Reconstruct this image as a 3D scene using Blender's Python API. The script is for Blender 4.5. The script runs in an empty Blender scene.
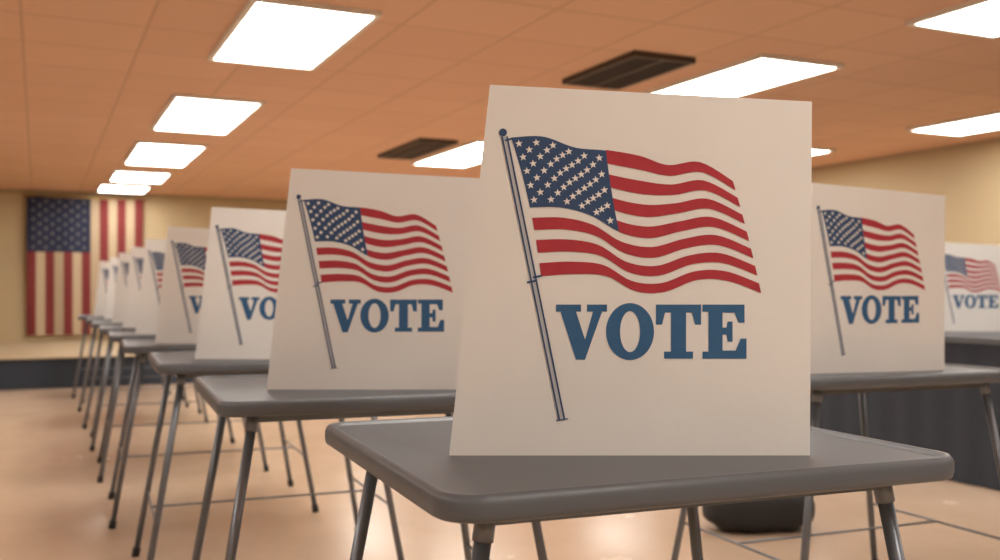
import bpy, bmesh, math, random
from mathutils import Vector, Matrix
random.seed(3)
S=bpy.context.scene
try:
    S.view_settings.view_transform='Standard'
except Exception: pass

F=990.0; HY=292.0; CZ=1.03; CEIL=2.45; TH=math.radians(25)
TOPZ=0.787

# ---------------- materials ----------------
def mat(name,col,rough=.6,metal=0,noise=0,nscale=20,bump=0,bscale=60,emit=None,es=0,spec=.5,coat=0):
    m=bpy.data.materials.new(name); m.use_nodes=True
    nt=m.node_tree; b=nt.nodes['Principled BSDF']
    b.inputs['Base Color'].default_value=(*col,1)
    b.inputs['Roughness'].default_value=rough
    b.inputs['Metallic'].default_value=metal
    b.inputs['Specular IOR Level'].default_value=spec
    b.inputs['Coat Weight'].default_value=coat
    tc=nt.nodes.new('ShaderNodeTexCoord')
    if noise>0:
        n=nt.nodes.new('ShaderNodeTexNoise'); n.inputs['Scale'].default_value=nscale; n.inputs['Detail'].default_value=5
        nt.links.new(tc.outputs['Object'],n.inputs['Vector'])
        r=nt.nodes.new('ShaderNodeMix'); r.data_type='RGBA'
        r.inputs[6].default_value=(*[c*(1-noise) for c in col],1)
        r.inputs[7].default_value=(*[min(1,c*(1+noise)) for c in col],1)
        nt.links.new(n.outputs['Fac'],r.inputs[0]); nt.links.new(r.outputs[2],b.inputs['Base Color'])
    if bump>0:
        n2=nt.nodes.new('ShaderNodeTexNoise'); n2.inputs['Scale'].default_value=bscale; n2.inputs['Detail'].default_value=4
        nt.links.new(tc.outputs['Object'],n2.inputs['Vector'])
        bp=nt.nodes.new('ShaderNodeBump'); bp.inputs['Strength'].default_value=bump; bp.inputs['Distance'].default_value=.01
        nt.links.new(n2.outputs['Fac'],bp.inputs['Height']); nt.links.new(bp.outputs['Normal'],b.inputs['Normal'])
    if emit:
        b.inputs['Emission Color'].default_value=(*emit,1); b.inputs['Emission Strength'].default_value=es
    return m

M_card=mat('white_cardboard',(.79,.785,.765),.75,noise=.05,nscale=5,bump=.08,bscale=30,spec=.2)
M_blue=mat('print_blue',(.045,.13,.27),.7,noise=.12,nscale=60,spec=.2)
M_navy=mat('print_navy',(.045,.085,.18),.7,noise=.15,nscale=60,spec=.2)
M_red=mat('print_red',(.42,.045,.06),.7,noise=.12,nscale=60,spec=.2)
M_star=mat('print_white',(.80,.79,.77),.75,spec=.2)
M_pole=mat('print_pole_grey',(.50,.52,.55),.7,spec=.2)
M_top=mat('grey_table_plastic',(.115,.125,.138),.45,noise=.08,nscale=9,bump=.05,bscale=250,spec=.4)
M_rim=mat('grey_table_rim',(.11,.12,.135),.4,noise=.05,spec=.4)
M_steel=mat('leg_steel',(.17,.185,.21),.35,metal=.5,noise=.1,nscale=12)
M_rubber=mat('rubber_foot',(.02,.02,.022),.7)
M_wall=mat('wall_paint',(.54,.43,.265),.8,noise=.05,nscale=2,bump=.05,bscale=80)
M_trim=mat('trim_paint',(.46,.36,.24),.6)
M_base=mat('navy_base',(.03,.04,.06),.55,noise=.1)
M_navyfab=mat('navy_fabric',(.035,.045,.065),.85,noise=.2,nscale=40,bump=.15,bscale=200)
M_stagetop=mat('stage_top',(.46,.36,.23),.6,noise=.1)
M_frame=mat('light_frame',(.82,.78,.72),.5)
M_diff=mat('light_diffuser',(.9,.9,.88),.6,emit=(1,.965,.89),es=13.5)
M_vent=mat('vent_metal',(.07,.05,.04),.5,metal=.2)
M_black=mat('black_nylon',(.02,.02,.022),.75,noise=.2,nscale=50,bump=.2,bscale=120)
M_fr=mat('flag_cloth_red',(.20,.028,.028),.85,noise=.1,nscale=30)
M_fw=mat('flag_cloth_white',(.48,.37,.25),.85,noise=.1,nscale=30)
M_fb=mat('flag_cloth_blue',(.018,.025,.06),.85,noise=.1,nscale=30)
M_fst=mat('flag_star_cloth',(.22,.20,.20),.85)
M_brass=mat('brass',(.6,.42,.16),.35,metal=1)

# ceiling
def ceiling_mat():
    m=bpy.data.materials.new('ceiling_tiles'); m.use_nodes=True; nt=m.node_tree; b=nt.nodes['Principled BSDF']
    b.inputs['Roughness'].default_value=.85
    tc=nt.nodes.new('ShaderNodeTexCoord'); br=nt.nodes.new('ShaderNodeTexBrick')
    br.offset=0; br.squash=1
    br.inputs['Scale'].default_value=1; br.inputs['Brick Width'].default_value=.61; br.inputs['Row Height'].default_value=.61
    br.inputs['Mortar Size'].default_value=.011; br.inputs['Mortar Smooth'].default_value=.3
    br.inputs['Color1'].default_value=(.77,.47,.31,1); br.inputs['Color2'].default_value=(.80,.50,.33,1)
    br.inputs['Mortar'].default_value=(.65,.39,.25,1)
    nt.links.new(tc.outputs['Object'],br.inputs['Vector'])
    n=nt.nodes.new('ShaderNodeTexNoise'); n.inputs['Scale'].default_value=90
    nt.links.new(tc.outputs['Object'],n.inputs['Vector'])
    bp=nt.nodes.new('ShaderNodeBump'); bp.inputs['Strength'].default_value=.2; bp.inputs['Distance'].default_value=.005
    nt.links.new(n.outputs['Fac'],bp.inputs['Height'])
    nt.links.new(br.outputs['Color'],b.inputs['Base Color']); nt.links.new(bp.outputs['Normal'],b.inputs['Normal'])
    return m
def floor_mat():
    m=bpy.data.materials.new('vinyl_floor'); m.use_nodes=True; nt=m.node_tree; b=nt.nodes['Principled BSDF']
    b.inputs['Roughness'].default_value=.2
    tc=nt.nodes.new('ShaderNodeTexCoord')
    n=nt.nodes.new('ShaderNodeTexNoise'); n.inputs['Scale'].default_value=1.6; n.inputs['Detail'].default_value=8; n.inputs['Roughness'].default_value=.65
    nt.links.new(tc.outputs['Object'],n.inputs['Vector'])
    mx=nt.nodes.new('ShaderNodeMix'); mx.data_type='RGBA'
    mx.inputs[6].default_value=(.52,.38,.27,1); mx.inputs[7].default_value=(.66,.50,.37,1)
    nt.links.new(n.outputs['Fac'],mx.inputs[0]); nt.links.new(mx.outputs[2],b.inputs['Base Color'])
    mr=nt.nodes.new('ShaderNodeMapRange'); mr.inputs[3].default_value=.14; mr.inputs[4].default_value=.34
    nt.links.new(n.outputs['Fac'],mr.inputs[0]); nt.links.new(mr.outputs[0],b.inputs['Roughness'])
    return m
M_ceil=ceiling_mat(); M_floor=floor_mat()

# ---------------- helpers ----------------
def newobj(name,bm,mats,loc=(0,0,0),rz=0,smooth=False):
    me=bpy.data.meshes.new(name); bm.normal_update(); bm.to_mesh(me); bm.free()
    for m in mats: me.materials.append(m)
    if smooth:
        for p in me.polygons: p.use_smooth=True
    o=bpy.data.objects.new(name,me); S.collection.objects.link(o)
    o.location=loc; o.rotation_euler=(0,0,rz); return o
def box(bm,x0,x1,y0,y1,z0,z1,mi=0):
    v=[bm.verts.new((x,y,z)) for z in (z0,z1) for y in (y0,y1) for x in (x0,x1)]
    for f in ((0,2,3,1),(4,5,7,6),(0,1,5,4),(1,3,7,5),(3,2,6,7),(2,0,4,6)):
        fc=bm.faces.new([v[i] for i in f]); fc.material_index=mi
def tube(bm,p,q,r,mi=0,seg=14,r2=None):
    p=Vector(p);q=Vector(q);r2=r2 or r
    d=(q-p).normalized(); a=d.orthogonal().normalized(); b=d.cross(a)
    A=[];B=[]
    for i in range(seg):
        t=2*math.pi*i/seg; o=a*math.cos(t)+b*math.sin(t)
        A.append(bm.verts.new(p+o*r)); B.append(bm.verts.new(q+o*r2))
    for i in range(seg):
        j=(i+1)%seg; f=bm.faces.new((A[i],A[j],B[j],B[i])); f.material_index=mi; f.smooth=True
    f=bm.faces.new(A[::-1]); f.material_index=mi
    f=bm.faces.new(B); f.material_index=mi
def R(a,b): return (a*math.cos(TH)-b*math.sin(TH), a*math.sin(TH)+b*math.cos(TH))

# ---------------- room (room axes a,b rotated by TH) ----------------
A0,A1,B0,B1=-4.5,8.0,-4.0,15.2
def rbox(name,m,*c):
    bm=bmesh.new(); ca=(c[0]+c[1])/2; cb=(c[2]+c[3])/2; x,y=R(ca,cb)
    box(bm,c[0]-ca,c[1]-ca,c[2]-cb,c[3]-cb,0,c[5]-c[4])
    return newobj(name,bm,[m],(x,y,c[4]),TH)
rbox('floor',M_floor,A0-.1,A1+.1,B0-.1,B1+.1,-.1,0)
rbox('ceiling',M_ceil,A0-.1,A1+.1,B0-.1,B1+.1,CEIL,CEIL+.1)
rbox('wall_back',M_wall,A0-.1,A1+.1,B1,B1+.1,0,CEIL)
rbox('wall_front',M_wall,A0-.1,A1+.1,B0-.1,B0,0,CEIL)
rbox('wall_right',M_wall,A1,A1+.1,B0,B1,0,CEIL)
rbox('wall_left',M_wall,A0-.1,A0,B0,B1,0,CEIL)
rbox('baseboard_right',M_base,A1-.015,A1,B0,B1-.015,0,.14)
rbox('baseboard_left',M_base,A0,A0+.015,B0,11.5,0,.14)
rbox('baseboard_back',M_base,3.3,A1-.015,B1-.015,B1,0,.14)
rbox('baseboard_front',M_base,A0+.015,A1-.015,B0,B0+.015,0,.14)
rbox('trim_1',M_trim,A0,A1,B1-.02,B1,CEIL-.04,CEIL)
rbox('trim_2',M_trim,A1-.02,A1,B0,B1-.02,CEIL-.04,CEIL)

# stage (own origin at its centre)
ca,cb=-.65,13.39
bm=bmesh.new()
hx,hy=3.83,1.79
box(bm,-hx,hx,-hy,hy,0,.32,0)
box(bm,-hx-.0,hx+.02,-hy-.03,hy,.32,.335,1)
for i in range(9):
    x=-hx+.4+i*.85
    box(bm,x,x+.02,-hy-.008,-hy,.0,.32,0)
x,y=R(ca,cb)
newobj('low_stage',bm,[M_navyfab,M_stagetop],(x,y,0),TH)

# ceiling lights
def light(a,b,w=.62,l=1.3):
    bm=bmesh.new(); f=.03; z0=-.025
    box(bm,-w/2,w/2,-l/2,-l/2+f,z0,0); box(bm,-w/2,w/2,l/2-f,l/2,z0,0)
    box(bm,-w/2,-w/2+f,-l/2+f,l/2-f,z0,0); box(bm,w/2-f,w/2,-l/2+f,l/2-f,z0,0)
    box(bm,-w/2+f,w/2-f,-l/2+f,l/2-f,z0+.004,-.004,1)
    x,y=R(a,b)
    newobj('ceiling_light_panel',bm,[M_frame,M_diff],(x,y,CEIL),TH)
for a,b,l in [(1.25,5.47,1.36),(1.20,8.2,1.6),(1.16,10.7,1.7),(1.12,12.85,1.1),(1.05,14.40,.95),
            (4.44,3.15,1.3),(4.22,5.35,1.35),(4.02,9.35,1.8),(4.0,12.6,1.3),(7.15,5.65,1.3),(6.85,8.15,1.3),(7.1,11.5,1.3),
            (1.3,2.4,1.3),(1.3,-.4,1.3),(4.3,.4,1.3),(1.3,-2.9,1.3),(-1.9,5.5,1.3),(-1.9,2.0,1.3),(-1.9,-1.2,1.3),(-1.9,9.0,1.3)]:  # this row: unseen panels, added behind and beside the camera to light the signs
    light(a,b,.65,l)
# vents
def vent(x,y,sw,sl):
    bm=bmesh.new(); hx,hy=sw/2,sl/2
    box(bm,-hx,hx,-hy,hy,-.006,0,0)
    t=.03
    for (x0,x1,y0,y1) in ((-hx,hx,-hy,-hy+t),(-hx,hx,hy-t,hy),(-hx,-hx+t,-hy+t,hy-t),(hx-t,hx,-hy+t,hy-t),(-.012,.012,-hy+t,hy-t)):
        box(bm,x0,x1,y0,y1,-.035,-.006,0)
    n=int((sl-.08)/.05)
    for i in range(n):
        y0=-hy+.05+i*.05
        v=[bm.verts.new(c) for c in ((-hx+t,y0,-.006),(hx-t,y0,-.006),(hx-t,y0+.03,-.034),(-hx+t,y0+.03,-.034))]
        bm.faces.new(v)
        v=[bm.verts.new(c) for c in ((-hx+t,y0+.004,-.006),(hx-t,y0+.004,-.006),(hx-t,y0+.034,-.034),(-hx+t,y0+.034,-.034))]
        bm.faces.new(v[::-1])
    newobj('ceiling_air_vent',bm,[M_vent],(x,y,CEIL),TH)
vent(.80,6.30,.44,.88); vent(-.83,9.75,.38,1.25)

# ---------------- wall flag (hung vertically) ----------------
def wall_flag():
    bm=bmesh.new(); W=1.52;H=1.93; nc=13*4; nr=50
    def P(u,v,off=0):
        d=.018*math.sin(u*21+.8*math.sin(v*3))*(.3+.7*v)+.012*math.sin(u*9+v*5)
        return Vector((u*W-W/2, -.06-d-off, -v*H))
    g=[[bm.verts.new(P(i/nc,j/nr)) for i in range(nc+1)] for j in range(nr+1)]
    for j in range(nr):
        for i in range(nc):
            f=bm.faces.new((g[j][i],g[j+1][i],g[j+1][i+1],g[j][i+1])); f.smooth=True
            s=i//4
            f.material_index=2 if (i<28 and j<20) else (0 if s%2==0 else 1)
    for r in range(11):
        for c in range(9):
            if (r+c)%2: continue
            cu=(c+1)/10*(7/13); cv=(r+1)/12*.4
            vs=[]
            for k in range(10):
                t=math.pi/2+k*math.pi/5; rr=.028 if k%2==0 else .011
                vs.append(bm.verts.new(P(cu+rr*math.cos(t)/W,cv-rr*math.sin(t)/H,.004)))
            f=bm.faces.new(vs); f.material_index=4
    tube(bm,(-W/2-.05,-.06,0.0),(W/2+.05,-.06,0.0),.012,3)
    tube(bm,(-W/2+.1,-.06,0.0),(-W/2+.1,0.0,0.0),.008,3)
    tube(bm,(W/2-.1,-.06,0.0),(W/2-.1,0.0,0.0),.008,3)
    k=(86-500)/F; d=(B1-.005)/(-k*math.sin(TH)+math.cos(TH))
    newobj('hanging_american_flag',bm,[M_fr,M_fw,M_fb,M_brass,M_fst],(k*d,d,2.36),TH)
wall_flag()

# ---------------- tables ----------------
def table_mesh():
    W,D=.80,.72
    bm=bmesh.new()
    def loop(inset,z,r0=.055,seg=8):
        r=max(.004,r0-inset); hx=W/2-inset; hy=D/2-inset; out=[]
        for cx,cy,a0 in ((hx-r,hy-r,0),(-hx+r,hy-r,90),(-hx+r,-hy+r,180),(hx-r,-hy+r,270)):
            for k in range(seg+1):
                t=math.radians(a0+90*k/seg); out.append(bm.verts.new((cx+r*math.cos(t),cy+r*math.sin(t),z)))
        return out
    prof=[(.03,-.028),(.008,-.028),(.002,-.025),(0,-.018),(0,-.004),(.002,.001),(.006,.006),(.014,.006),(.019,.003),(.024,0)]
    L=[loop(i,z) for i,z in prof]
    f=bm.faces.new(L[0][::-1]); f.material_index=1
    for n in range(len(L)-1):
        a,b=L[n],L[n+1]
        for i in range(len(a)):
            j=(i+1)%len(a); f=bm.faces.new((a[i],a[j],b[j],b[i])); f.material_index=1; f.smooth=True
    f=bm.faces.new(L[-1]); f.material_index=0
    ix,iy=W/2-.085,D/2-.09
    for s in (-1,1):
        box(bm,-ix,ix,s*iy-.01,s*iy+.01,-.050,-.028,2)
        box(bm,s*ix-.01,s*ix+.01,-iy,iy,-.050,-.028,2)
    zf=-TOPZ; sp=.13
    def leg(sx,sy,z):
        t=(z+.03)/(zf+.03); return (sx*(ix+sp*t),sy*(iy+sp*t*.5),z)
    for sx in (-1,1):
        for sy in (-1,1):
            tube(bm,leg(sx,sy,-.029),leg(sx,sy,zf+.03),.0115,2)
            tube(bm,leg(sx,sy,zf+.035),leg(sx,sy,zf),.015,3)
            tube(bm,leg(sx,sy,-.029),leg(sx,sy,-.07),.014,2)
    zr=-.53
    tube(bm,leg(-1,-1,zr),leg(-1,1,zr),.004,2,8)
    tube(bm,leg(1,-1,zr),leg(1,1,zr),.004,2,8)
    a=Vector(leg(-1,0,zr)); b=Vector(leg(1,0,zr)); tube(bm,a,b,.004,2,8)
    me=bpy.data.meshes.new('folding_table'); bm.normal_update(); bm.to_mesh(me); bm.free()
    for m in (M_top,M_rim,M_steel,M_rubber): me.materials.append(m)
    return me
TM=table_mesh()

# ---------------- signs ----------------
k=.55/371.0
def sign_mesh():
    bm=bmesh.new()
    def P(px,py,off=0): return Vector(((px-449)*k,-off,(456-py)*k))
    T=.004
    def slab(pts,mi=0):
        n=(pts[1]-pts[0]).cross(pts[3]-pts[0]).normalized()
        fr=[bm.verts.new(p) for p in pts]; bk=[bm.verts.new(p-n*T) for p in pts]
        bm.faces.new(fr).material_index=mi; bm.faces.new(bk[::-1]).material_index=mi
        for i in range(4):
            j=(i+1)%4; bm.faces.new((fr[j],fr[i],bk[i],bk[j])).material_index=mi
    BL,BR,TR,TL=P(449,456),P(810,456),P(812,102),P(490,85)
    slab([BL,BR,TR,TL])
    slab([BL+Vector((.09,.30,0)),BL+Vector((.003,.0045,0)),TL+Vector((.003,.0045,0)),TL+Vector((.07,.30,0))])
    slab([BR+Vector((-.003,.0045,0)),BR+Vector((-.09,.30,0)),TR+Vector((-.09,.30,0)),TR+Vector((-.004,.0045,0))])
    OF=.0008
    def poly(pts,mi,off=OF):
        ar=sum(pts[i][0]*pts[(i+1)%len(pts)][1]-pts[(i+1)%len(pts)][0]*pts[i][1] for i in range(len(pts)))
        if ar>0: pts=pts[::-1]
        f=bm.faces.new([bm.verts.new(P(x,y,off)) for x,y in pts]); f.material_index=mi
    Tp=[(511,138),(543,137),(575,148),(606,151),(640,157),(668,166),(700,163),(733,182)]
    Mp=[(530,208),(561,208),(591,216),(619,232),(650,238),(682,231),(714,227),(749,241)]
    Bp=[(541,276),(573,274),(606,276),(635,291),(664,292),(697,280),(728,281),(761,293)]
    def cr(P_,u):
        n=len(P_)-1; t=u*n; i=min(int(t),n-1); t-=i
        p0=P_[max(i-1,0)];p1=P_[i];p2=P_[i+1];p3=P_[min(i+2,n)]
        return tuple(.5*((2*p1[c])+(-p0[c]+p2[c])*t+(2*p0[c]-5*p1[c]+4*p2[c]-p3[c])*t*t+(-p0[c]+3*p1[c]-3*p2[c]+p3[c])*t**3) for c in (0,1))
    vm=7/13
    def FL(u,v):
        a,b,c=cr(Tp,u),cr(Mp,u),cr(Bp,u)
        l0=(v-vm)*(v-1)/((0-vm)*(0-1)); l1=v*(v-1)/(vm*(vm-1)); l2=v*(v-vm)/(1*(1-vm))
        return tuple(a[i]*l0+b[i]*l1+c[i]*l2 for i in (0,1))
    cu=3/7
    N=42
    def strip(u0,u1,v0,v1,mi,n,off=OF):
        for i in range(n):
            ua=u0+(u1-u0)*i/n; ub=u0+(u1-u0)*(i+1)/n
            poly([FL(ua,v0),FL(ub,v0),FL(ub,v1),FL(ua,v1)],mi,off)
    e=.004
    for s in range(0,13,2):
        u0=cu if s<7 else 0
        strip(u0,1,s/13-e,(s+1)/13+e,2,int(N*(1-u0)))
    for r in range(7): strip(0,cu,r/13,(r+1)/13,1,16)
    for r in range(9):
        for c in range(11):
            if (r+c)%2: continue
            x,y=FL(cu*(c+1)/12,vm*(r+1)/10)
            pts=[]
            for q in range(10):
                t=math.pi/2+q*math.pi/5+.1; rr=4.0 if q%2==0 else 1.65
                pts.append((x+rr*math.cos(t),y-rr*math.sin(t)))
            poly(pts,3,OF*2)
    def line(p,q,w,mi,off=OF):
        dx,dy=q[0]-p[0],q[1]-p[1]; l=math.hypot(dx,dy); nx,ny=-dy/l*w/2,dx/l*w/2
        poly([(p[0]+nx,p[1]+ny),(q[0]+nx,q[1]+ny),(q[0]-nx,q[1]-ny),(p[0]-nx,p[1]-ny)],mi,off)
    line((504,137),(562,420),6.0,5,OF)
    line((502,137),(559.5,421),1.7,1,OF*2)
    line((507,137),(564.5,420),1.7,1,OF*2)
    line((556,421),(568,419),1.2,1,OF*2)
    line((527,283),(537,281),2,1,OF*2)
    line((505,141),(513,139),2,1,OF*2)
    line((533,278),(542,276),2,1,OF*2)
    poly([(503+4*math.cos(t*math.pi/8),133+4*math.sin(t*math.pi/8)) for t in range(16)],1,OF*2)
    V=[(0,54),(25,54),(25,47),(20,47),(29,19),(37,47),(31,47),(31,54),(51,54),(51,47),(46,47),(29,-1),(20,-1),(4.5,47),(0,47)]
    Tt=[(0,54),(45,54),(45,34),(39,34),(36,46),(30,46),(30,7),(37,7),(37,0),(8,0),(8,7),(15,7),(15,46),(9,46),(6,34),(0,34)]
    E=[(0,54),(42,54),(42,36),(36,36),(32,46),(20,46),(20,31),(24,31),(25,37),(30,37),(30,17),(25,17),(24,24),(20,24),(20,8),(33,8),(38,20),(44,20),(44,0),(0,0),(0,7),(6,7),(6,47),(0,47)]
    for G,x0 in ((V,556),(Tt,656),(E,702.5)):
        poly([(x0+x,359-y) for x,y in G],4)
    cx,cy=630,332; n=40
    for i in range(n):
        a,b=2*math.pi*i/n,2*math.pi*(i+1)/n
        poly([(cx+24*math.cos(a),cy+28.5*math.sin(a)),(cx+24*math.cos(b),cy+28.5*math.sin(b)),
              (cx+10*math.cos(b),cy+20.5*math.sin(b)),(cx+10*math.cos(a),cy+20.5*math.sin(a))],4)
    me=bpy.data.meshes.new('cardboard_voting_sign'); bm.normal_update(); bm.to_mesh(me); bm.free()
    for m in (M_card,M_navy,M_red,M_star,M_blue,M_pole): me.materials.append(m)
    return me
SM=sign_mesh()

def place(x,y,rz=0,table=True,trz=21.7,tpos=None,sc=(1,1)):
    o=bpy.data.objects.new('cardboard_voting_sign',SM); S.collection.objects.link(o)
    o.location=(x,y,TOPZ+.0005); o.rotation_euler=(0,0,math.radians(rz)); o.scale=(sc[0],1,sc[1])
    if table:
        t=bpy.data.objects.new('folding_table',TM); S.collection.objects.link(t)
        tx,ty=tpos or (x+.2396,y+.142)
        t.location=(tx,ty,TOPZ); t.rotation_euler=(0,0,math.radians(trz))
row=[(-.0756,1.468),(-.58,2.46),(-1.103,3.58),(-1.62,4.65),(-2.1,5.70),(-2.58,6.76),(-3.06,7.8),(-3.55,8.87),(-4.08,9.95)]
for i,(x,y) in enumerate(row):
    place(x,y,0,trz=21.7 if i==0 else 22+random.uniform(-1,1),
          tpos=(x+.2516,y+.147) if i==0 else (x+.22,y+.135))
place(.869,2.92,16,tpos=(1.10,3.19),sc=(.985,1.03))
place(2.62,6.08,0,table=False)

# navy skirted long table on the right
def skirt():
    ca,cb=5.05,4.6
    bm=bmesh.new(); a0,a1,b0,b1=-.55,.55,-2.8,2.8
    h=TOPZ
    box(bm,a0-.02,a1+.02,b0-.02,b1+.02,h-.03,h,1)
    pts=[]
    def edge(p,q):
        l=math.dist(p,q); n=int(l/.02)
        nx,ny=(q[1]-p[1])/l,-(q[0]-p[0])/l
        for i in range(n):
            t=i/n; w=.006*math.sin(t*l*2*math.pi/.2)
            pts.append((p[0]+(q[0]-p[0])*t+nx*w,p[1]+(q[1]-p[1])*t+ny*w))
    c=[(a0,b0),(a1,b0),(a1,b1),(a0,b1)]
    for i in range(4): edge(c[i],c[(i+1)%4])
    top=[bm.verts.new((x,y,h-.03)) for x,y in pts]; bot=[bm.verts.new((x,y,.005)) for x,y in pts]
    for i in range(len(pts)):
        j=(i+1)%len(pts); f=bm.faces.new((bot[i],bot[j],top[j],top[i])); f.smooth=True
    for x in (a0+.1,a1-.1):
        for y in (b0+.1,b1-.1,(b0+b1)/2): tube(bm,(x,y,0),(x,y,h-.03),.018,2)
    x,y=R(ca,cb)
    newobj('skirted_table',bm,[M_navyfab,M_top,M_steel],(x,y,0),TH)
skirt()

# black duffel bag on the floor
bm=bmesh.new()
bmesh.ops.create_uvsphere(bm,u_segments=32,v_segments=20,radius=1)
for v in bm.verts:
    x,y,z=v.co
    s=lambda c,p:math.copysign(abs(c)**p,c)
    v.co=Vector((s(x,.6)*.24,s(y,.7)*.13,s(z,.7)*.095+.095+.006*math.sin(x*14)))
for f in bm.faces: f.smooth=True
for sy in (-.06,.06):
    P0=[Vector((-.1,sy,.17)),Vector((-.08,sy*.8,.23)),Vector((0,sy*.6,.25)),Vector((.08,sy*.8,.23)),Vector((.1,sy,.17))]
    for i in range(4): tube(bm,P0[i],P0[i+1],.008,0,8)
newobj('duffel_bag',bm,[M_black],((758-500)/F*4.3,4.3,.0),.1)

# ---------------- world, camera ----------------
w=bpy.data.worlds.new('W'); S.world=w; w.use_nodes=True
w.node_tree.nodes['Background'].inputs[0].default_value=(1,.9,.8,1); w.node_tree.nodes['Background'].inputs[1].default_value=.3
cam=bpy.data.cameras.new('cam'); co=bpy.data.objects.new('camera',cam); S.collection.objects.link(co)
co.location=(0,0,CZ); co.rotation_euler=(math.radians(90),0,0)
cam.sensor_width=36; cam.lens=F/1000*36; cam.shift_y=(HY-280)/1000
cam.dof.use_dof=True; cam.dof.focus_distance=1.5; cam.dof.aperture_fstop=4.2
cam.clip_start=.02
S.camera=co
